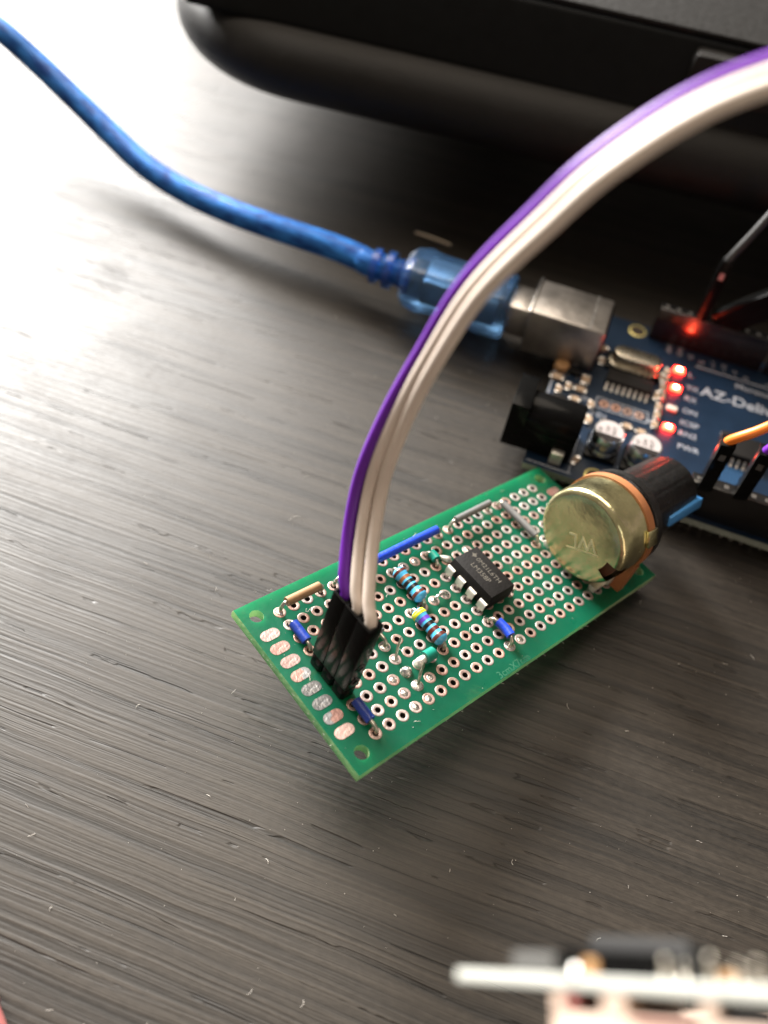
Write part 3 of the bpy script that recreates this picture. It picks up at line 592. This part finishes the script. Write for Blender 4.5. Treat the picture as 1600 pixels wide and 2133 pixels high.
# interface chip with gull-wing legs
def soic(x0, x1, y0, y1, n, zt=1.9):
    c = MB().box((x0, y0, .25), (x1, y1, zt)).build('interface_chip', M['epoxy'], mb, bevel=.15); ms = None
    for k in range(n):
        x = x0+.55+(x1-x0-1.1)*k/(n-1)
        for s_, y in ((-1, y0), (1, y1)):
            pn = MB(); w2 = .24
            vs = [(x-w2, y, 1.05), (x+w2, y, 1.05), (x-w2, y+s_*.45, 1.0), (x+w2, y+s_*.45, 1.0), (x-w2, y+s_*.7, .2), (x+w2, y+s_*.7, .2), (x-w2, y+s_*1.5, .14), (x+w2, y+s_*1.5, .14)]
            pn.add(vs+[(a, b_, c_-.16) for a, b_, c_ in vs], [(0, 1, 3, 2), (2, 3, 5, 4), (4, 5, 7, 6), (8, 10, 11, 9), (10, 12, 13, 11), (12, 14, 15, 13), (0, 2, 10, 8), (2, 4, 12, 10), (4, 6, 14, 12), (1, 9, 11, 3), (3, 11, 13, 5), (5, 13, 15, 7), (6, 7, 15, 14)])
            pn.build('pin', M['pinmetal'], c, smooth=0)
soic(11.1, 21.0, 29.2, 33.1, 8)
soic(36.6, 46.5, 18.6, 24.6, 8, 2.2)
# header of four holes, their inner shade painted on as dark discs
ol = MB()
for y in (21.6, 24.8): ol.box((10.4, y, .005), (21.7, y+.25, .03))
for x in (10.4, 13.4, 15.9, 18.5, 21.45): ol.box((x, 21.85, .006), (x+.22, 24.8, .029))
ol.build('header_outline', M['silk'], mb)
for k in range(4):
    x = 12.23+2.54*k
    o = MB().lathe([(.035, 1.05), (.08, 1.0), (.08, .5), (.035, .48)], 18, (x, 23.32, 0)).build('solder_pad', M['pad_copper'], mb); MB().disc((x, 23.32, .05), (0, 0, 1), .5, 14).build('hole', M['hole_shade'], o)
# lights and small parts
def led(x, y, lit):
    o = MB().box((x-1.15, y-.72, 0), (x+1.15, y+.72, .75)).build('light' if lit else 'unlit_light', M['led_red'] if lit else M['led_off'], mb, bevel=.25)
    if lit: MB().box((x-.42, y-.34, .74), (x+.42, y+.34, .86)).build('glowing_die', M['led_die'], o, bevel=.05)
    return o
for y, lit in ((41.1, 1), (34.9, 1), (28.2, 0), (22.2, 1)): led(26.05, y, lit)
def smd(x, y, rot=0, l=2.0, w_=1.25, mk='ceramic', h=.7):
    mt = Matrix.Translation(V((x, y, 0))) @ Matrix.Rotation(math.radians(rot), 4, 'Z')
    o = MB().box((-l/2+.3, -w_/2, .02), (l/2-.3, w_/2, h), 0, mt).build('resistor_chip', M[mk], mb)
    for s_ in (-1, 1): MB().box((s_*l/2-.32, -w_/2-.03, 0), (s_*l/2+.32, w_/2+.03, h+.06), 0, mt).build('end_cap', M['tin'], o, bevel=.12)
for a in ((23.6, 39.2, 90), (23.5, 36.6, 90), (23.4, 33.6, 90), (23.4, 31.0, 90), (23.3, 27.2, 90), (23.3, 24.6, 90), (23.2, 21.6, 90), (22.6, 30.4, 80, 2.6, 1.5), (6.1, 21.6, 0), (9.6, 21.4, 90), (9.9, 16.8, 90, 2.2, 1.4), (17.8, 18.6, 0), (20.8, 18.2, 0), (9.6, 4.6, 70, 2.2, 1.2),
          (2.2, 22.9, 90), (1.2, 26.6, 0, 2.6, 1.6), (7.1, 28.3, 90, 2.6, 1.8), (6.6, 25.0, 0, 2.4, 1.4), (4.0, 24.6, 90), (9.2, 36.0, 90, 2, 1.4), (8.9, 40.3, 30, 2, 1.2), (22.8, 36.9, 90, 2.2, 1.2), (13.6, 17.6, 0)): smd(*a)
MB().lathe([(0, 1.7), (1.2, 1.6), (1.5, 1.2), (1.5, .01)], 20, (1.4, 30.2, 0)).build('gold_button', M['amber'], mb)
def small_transistor(x, y):
    o = MB().box((x-1.5, y-.75, .1), (x+1.5, y+.75, 1.1)).build('transistor', M['epoxy'], mb, bevel=.12)
    for dx, dy in ((-1, -1.1), (1, -1.1), (0, 1.1)): MB().box((x+dx-.25, y+dy-.45, .02), (x+dx+.25, y+dy+.45, .3)).build('pin', M['tin'], o)
small_transistor(4.2, 29.6); small_transistor(3.0, 20.2)
# headers
def header(x, y, n, nm='pin_socket'):
    o = MB().box((x-1.27, y-1.25, .05), (x+(n-1)*2.54+1.27, y+1.25, 8.5)).build(nm, M['socketblack'], mb, bevel=.12)
    for k in range(n):
        q = MB().box((x+k*2.54-.42, y-.42, 8.46), (x+k*2.54+.42, y+.42, 8.53)).build('contact', M['steel'], o)
header(19.1, 50.7, 10); header(45.5, 50.7, 8); header(31.4, 2.4, 8); header(52.8, 2.4, 6)
# white print
text('lettering', 'AZ-Delivery', 4.2, mb, at((31.5, 35.9, .012), (1, 0, 0), (0, 1, 0)), M['silk'], .008, 'LEFT', .05)
text('lettering', 'Microcontroller', 2.3, mb, at((38.6, 41.7, .012), (1, 0, 0), (0, 1, 0)), M['silk'], .008, 'LEFT', .03)
MB().box((29.5, 44.6, .005), (66, 44.95, .02)).build('print_line', M['silk'], mb)
for k, s_ in enumerate(('AREF', 'GND', '13', '12', '~11', '~10', '~9', '8', '', '7', '~6', '5', '4', '~3')):
    text('lettering', s_, 1.7, mb, at((24.2+k*2.54-.6, 45.6 if k > 2 else 46.4, .012), (0, 1, 0), (-1, 0, 0)), M['silk'], .008)
for s_, x, y in (('L', 28.3, 40.4), ('TX', 28.3, 36.2), ('RX', 28.3, 32.6), ('ON', 28.3, 28.6), ('ICSP', 28.3, 24.8), ('RN2', 28.3, 21.5), ('PWR', 28.6, 17.6)):
    text('lettering', s_, 2.1, mb, at((x, y, .012), (1, 0, 0), (0, 1, 0)), M['silk'], .008)
for s_, x, y in (('X1', 14, 41.4), ('C1', 18.4, 41.2), ('C5', 8.6, 19.2), ('C8', 15.2, 15.4), ('D1', 11.2, 19), ('R4', 21.6, 22), ('D6', 7.4, 22.6)):
    text('lettering', s_, 1.9, mb, at((x, y, .012), (1, 0, 0), (0, 1, 0)), M['silk'], .008)
for a, b_ in (((-0+.5, 1.0), (9.5, 1.2)), ((8.9, 1.0), (9.1, 13.2)), ((.2, 17.0), (.5, 29.0)), ((36.0, 9.6), (42, 10.3))):
    MB().box((*a, .004), (*b_, .018)).build('print_line', M['silk'], mb)
for k in range(9):
    MB().box((36.8+k*.72, 11.2, .004), (37.1+k*.72, 17.4, .016)).build('copper_track', mat('blue_track', (.03, .10, .22), .35) if k == 0 else bpy.data.materials['blue_track'], mb)

# ------------------------------------------------------------------ usb cable
UY, UZ = 37.3, 5.5
uc = thing('usb_cable', 'clear blue usb cable with braided shield and square plug pushed into the silver socket', 'cable', AF)
us_ = MB(); us_.box((-14.2, UY-4.2, UZ-3.9), (-7.2, UY+4.2, UZ+3.9)); us_.build('plug_shell', M['socket'], uc, bevel=.9)
def loft(secs, mi=0, n=8):
    m = MB(); k = None; vs = []
    for x, hw, hh, c in secs:
        ring = [(-hw+c, -hh), (hw-c, -hh), (hw, -hh+c), (hw, hh-c), (hw-c, hh), (-hw+c, hh), (-hw, hh-c), (-hw, -hh+c)]
        vs += [(x, UY+a, UZ+q) for a, q in ring]
    k = 8; fs = [(i*k+j, i*k+(j+1) % k, (i+1)*k+(j+1) % k, (i+1)*k+j) for i in range(len(secs)-1) for j in range(k)]+[tuple(range(k))[::-1], tuple((len(secs)-1)*k+j for j in range(k))]
    return m.add(vs, fs, mi)
ov = loft([(-13.4, 5.6, 5.0, 1.2), (-14.2, 6.1, 5.5, 1.3), (-21, 6.1, 5.5, 1.3), (-22.5, 5.5, 5.2, 1.5), (-31, 5.6, 5.3, 1.5), (-33.5, 6.2, 5.5, 1.5), (-36.5, 5.6, 5.2, 1.7), (-38.0, 4.2, 4.1, 1.6)])
ov = ov.build('plug_body', M['plug'], uc, bevel=.35, smooth=40)
MB().box((-33, UY-3.6, UZ-2.9), (-15.5, UY+3.6, UZ+2.9)).build('inner_shield', M['steel'], ov, bevel=.6)
st = MB(); st.lathe([(-38, 3.0), (-39, 3.2), (-39.2, 2.9), (-40.4, 2.9), (-40.6, 4.2), (-42.2, 4.2), (-42.5, 2.9), (-43.8, 2.9), (-44, 3.9), (-45.4, 3.9), (-45.8, 2.8), (-47.4, 2.75), (-47.5, 2.3)], 20, (0, UY, UZ), (1, 0, 0)); st.build('strain_relief', M['plug'], uc, smooth=40)
AFi = AF.inverted()
w0 = [V((-38.7+9.379*0, 0, 0))]
cw = [(-31.2, 83.6, 10.0), (-38.3, 86.6, 9.6), (-54.0, 91.7, 8.4), (-65.5, 96.3, 7.3), (-77.5, 101.6, 7.0), (-88.7, 107.5, 8.0), (-100.0, 115.1, 10.5), (-110.9, 121.8, 14.0), (-121.5, 127.6, 18.0), (-131.5, 132.0, 22.0), (-146.3, 141.4, 24.0), (-172, 178, 24), (-205, 212, 17), (-245, 262, 8), (-290, 330, 3)]
loc = [V((-36, UY, UZ)), V((-46, UY, UZ+.1))]+[(AFi @ (V(p)*S))/S for p in cw]
MB().tube(spline(loc, 10), 2.9, 20, 0, True, True).build('cord', M['cable'], uc, smooth=60)

# ------------------------------------------------------------------ jumper wires on the blue board
def dupont(parent, base, axis, L=14.2, side=(1, 0, 0)):
    z = V(axis).normalized(); x = V(side); x = (x-z*x.dot(z)).normalized(); y = z.cross(x)
    mt = Matrix(((x.x, y.x, z.x, base[0]), (x.y, y.y, z.y, base[1]), (x.z, y.z, z.z, base[2]), (0, 0, 0, 1)))
    o = MB().box((-1.25, -1.25, 0), (1.25, 1.25, L), 0, mt).build('plug_housing', M['black'], parent, bevel=.12)
    MB().box((-.5, -1.29, L-4.2), (.5, -1.24, L-2.6), 0, mt).build('latch_window', M['steel'], o)
    return V(base)+z*L, z
def lead_thing(label, base, axis, path, mk, group='loose jumper wires on the blue board'):
    o = thing('jumper_wire', label, 'jumper wire', AF, group)
    top, z = dupont(o, base, axis)
    MB().tube(spline([top-z*2, top]+[V(p) for p in path], 8), .88, 12).build('wire', M[mk], o, smooth=60)
lead_thing('orange wire with black plug standing in the front socket of the blue board', (32.6, 1.2, 8.2), (-.10, -.16, 1), [(34, -.9, 25.6), (38.5, 2.0, 28.0), (46, 7, 28), (60, 14, 24), (85, 24, 10), (115, 36, -3.6)], 'orange')
lead_thing('purple wire with black plug at the right edge beside the orange one', (39.1, 1.9, 8.2), (-.10, -.16, 1), [(39.5, 0, 25.5), (44, 3, 28.5), (52, 5, 29), (66, 8, 24), (90, 13, 8), (120, 24, -3.6)], 'purple')
lead_thing('black wire with plug glowing red above the light on the rear socket', (26.7, 50.8, 8.2), (-.02, .1, 1), [(28.5, 54.5, 27), (33, 60, 36), (40, 66, 44), (56, 74, 50), (85, 86, 45), (120, 98, 20), (150, 108, -3.6)], 'blackwire')
bk = thing('plug_block', 'black block of joined plugs leaning right on the rear socket, blue and green wires', 'connector', AF)
for k, (mk) in enumerate(('bluewire', 'greenwire', 'bluewire')):
    base = V((29.8+k*1.7, 51.2-k*.2, 8.4+k*-0)) 
    ax = V((.62, -.05, .72)).normalized(); off = V((.72, 0, -.62))*(k*2.54)
    top, z = dupont(bk, V((29.4, 50.8, 9.4))+off+V((0, 0, k*1.0)), ax, 14, (0, 1, 0))
    MB().tube(spline([top-z*2, top, top+z*6+V((0, 1, 0)), top+z*16+V((4, 4, -4)), top+z*26+V((14, 8, -12)), top+z*30+V((40, 16, -34)), V((118, 70+k*4, -3.6))], 6), .75, 10).build('wire', M[mk], bk, smooth=60)

# ------------------------------------------------------------------ white board near the lens
FF = frame((-4.78, -63.51, 61.36), (0.8001, -0.0071, 0.5998), (0.5913, 0.1776, -0.7867), (-0.1009, 0.9841, 0.1463)) @ Matrix.Scale(0.696, 4)
wb = thing('sensor_module', 'white circuit board seen edge on at the bottom right, in a beige holder', 'circuit board', FF)
MB().prism([(-.4, 0), (34, 0), (34, 26), (-.4, 26)], -.35, .75).build('board_panel', M['whitepcb'], wb, bevel=.2)
cn = MB().box((5.3, .3, .76), (9.6, 6, 2.5)).build('connector', M['greyplastic'], wb, bevel=.3)
for k in range(7): MB().box((5.5+k*.56, .2, .9), (5.78+k*.56, .32, 2.4)).build('rib', M['greyplastic'], cn)
MB().box((9.8, 1.0, .76), (18.6, 10, 3.0)).build('black_module', M['black'], wb, bevel=.2)
MB().box((9.4, 11, .76), (19.5, 22, 4.6)).build('black_module', M['rubber'], wb, bevel=.3)
MB().lathe([(0, .8), (.5, .75), (.9, .4), (1.0, .01)], 16, (11.6, .6, .75)).build('solder_joint', M['solder'], wb, smooth=70)
MB().box((12.4, .3, .76), (13.6, 1.6, 2.2)).build('capacitor', M['amber'], wb, bevel=.15)
for k in range(7):
    x = 19.4+k*2.0+(.25, -.2, .1, .3, -.15, .2, 0)[k]; hk = (1, .8, 1.15, .9, 1.05, .85, 1)[k]
    p_ = MB().lathe([(0, .46), (.35, .36), (.7*hk, .26), (1.2*hk, .2), (1.7*hk, .26), (1.9*hk, .16), (1.95*hk, .01)], 12, (x, .7, .75)).build('pin', M['lead'], wb, smooth=60)
MB().box((24.2, .6, .76), (25.4, 1.6, 1.6)).build('capacitor', M['amber'], wb, bevel=.15)
hl = MB(); hl.box((9.2, .6, -6), (34, 110, -2.2)); hl.box((9.2, .4, -2.2), (10.4, 20, -.36)); hl.box((13.9, .4, -2.2), (16.0, 20, -.36)); hl.box((22.4, .4, -2.2), (23.6, 20, -.36)); hl.box((32.8, .4, -2.2), (34, 20, -.36))
hl.build('holder', M['beige'], wb, bevel=.15)
MB().box((10.5, .5, -1.9), (11.4, 3, -.9)).build('red_mark', M['redplastic'], wb, bevel=.2)
MB().box((16.5, .35, -2.6), (22, .7, -2.35)).build('stripe', M['pinkstripe'], wb)
MB().box((24.5, .8, -1.9), (28.0, 3.0, -.5)).build('dark_slot', M['rubber'], wb)

# red tube peeping in at the lower left corner
a = V((-51.0, -69.5, 4.0)); b_ = V((-46.0, -96, 4.0))
rt = thing('red_tube', 'red plastic tube cut off by the lower left corner of the photo', 'tube', Matrix.Translation(V((-56, -80, 0))*S))
O_ = V((-56, -80, 0)); c1 = V((-56.72, -65.12, 4.2)); c2 = V((-28.70, -95.6, 4.2)); dd = (c2-c1).normalized()
MB().lathe([(0, .01), (.2, 3.0), (1.2, 3.9), (2, 4.2), (110, 4.2), (110.2, .01)], 28, c1-O_, dd).build('barrel', M['redplastic'], rt, smooth=40)
MB().lathe([(3, 4.26), (3.1, 4.4), (4.4, 4.4), (4.5, 4.26)], 28, c1-O_, dd).build('ring', M['redplastic'], rt, smooth=40)

# ------------------------------------------------------------------ small things lying on the desk
ms = MB().tube(spline([(-20.5, 111.5, .5), (-16, 110.2, .6), (-11.2, 108.8, .5)], 5), .45, 8).build('wire_offcut', M['lead_dark'], None, smooth=60)
tag(ms, 'short bare metal wire offcut lying behind the blue usb plug', 'wire offcut')
dd_ = thing('plastic_disc', 'dark grey round disc lying at the right edge behind the boards', 'disc', Matrix.Translation(V((86, 118, 0))*S))
MB().lathe([(0, .01), (0, 10), (1, 10.6), (2.6, 10.6), (3.2, 10), (3.3, .01)], 36).build('body', M['darkdisc'], dd_, smooth=40)
fb = MB(); random.seed(11)
def fibre(x, y, L, r):
    a = random.uniform(0, 6.28); k = random.uniform(-.9, .9); pts = []; p = V((x, y, r+.02))
    for i in range(5):
        pts.append(p.copy()); a += k*.5; p = p+V((math.cos(a), math.sin(a), 0))*L/4; p.z = r+.02+random.uniform(0, .25)
    fb.tube(pts, r, 4, 0)
def inview():
    while 1:
        u, v_ = random.uniform(-60, 90), random.uniform(-75, 90)
        return u, v_
for i in range(110): x, y = inview(); fibre(x, y, random.uniform(.3, 1.1), random.uniform(.014, .028))
for i in range(8): x, y = inview(); fibre(x, y, random.uniform(2, 4), .016)
for i in range(520):
    x, y = inview(); r = random.choice((.03, .035, .04, .05, .07)); fb.add([(x+r, y, 0), (x, y+r*.7, 0), (x-r*1.2, y, 0), (x, y-r, 0), (x, y, r*1.3)], [(0, 1, 4), (1, 2, 4), (2, 3, 4), (3, 0, 4)])
o = fb.build('dust', M['dust'], None, smooth=0); o['kind'] = 'stuff'; o['label'] = 'pale lint fibres and grit scattered over the dark desk'
fb = MB(); random.seed(5)
def on_board():
    return random.uniform(-5, 55), random.uniform(-26, 3)
for i in range(26):
    x, y = on_board(); L = random.uniform(.4, 1.6); a = random.uniform(0, 6.28); k = random.uniform(-.8, .8); p = V((x, y, .12)); pts = []
    for q in range(5): pts.append(p.copy()); a += k*.5; p = p+V((math.cos(a), math.sin(a), 0))*L/4; p.z = .1+random.uniform(0, .2)
    fb.tube(pts, .028, 4)
for i in range(46):                       # glass-fibre whiskers along the sawn rim
    x = random.uniform(-5, 60); s_ = random.choice((0, 1, 2))
    p = V((x, -26.5, -.6)) if s_ == 0 else V((-5.85, random.uniform(-26, 3), -.6)) if s_ == 1 else V((x, -26.5, -1.2))
    d = V((random.uniform(-.3, .3), -random.uniform(.1, .45), random.uniform(-.2, .2))) if s_ != 1 else V((-random.uniform(.1, .4), random.uniform(-.3, .3), random.uniform(-.2, .2)))
    fb.tube([p, p+d*.5, p+d+V((.05, 0, .05))], .028, 4)
for i in range(90):
    x, y = on_board(); r = random.choice((.04, .05, .07)); fb.add([(x+r, y, .0), (x, y+r, .0), (x-r, y, .0), (x, y-r, .0), (x, y, r+.06)], [(0, 1, 4), (1, 2, 4), (2, 3, 4), (3, 0, 4)])
o = fb.build('lint', M['dust'], pb, smooth=0); o['kind'] = 'stuff'
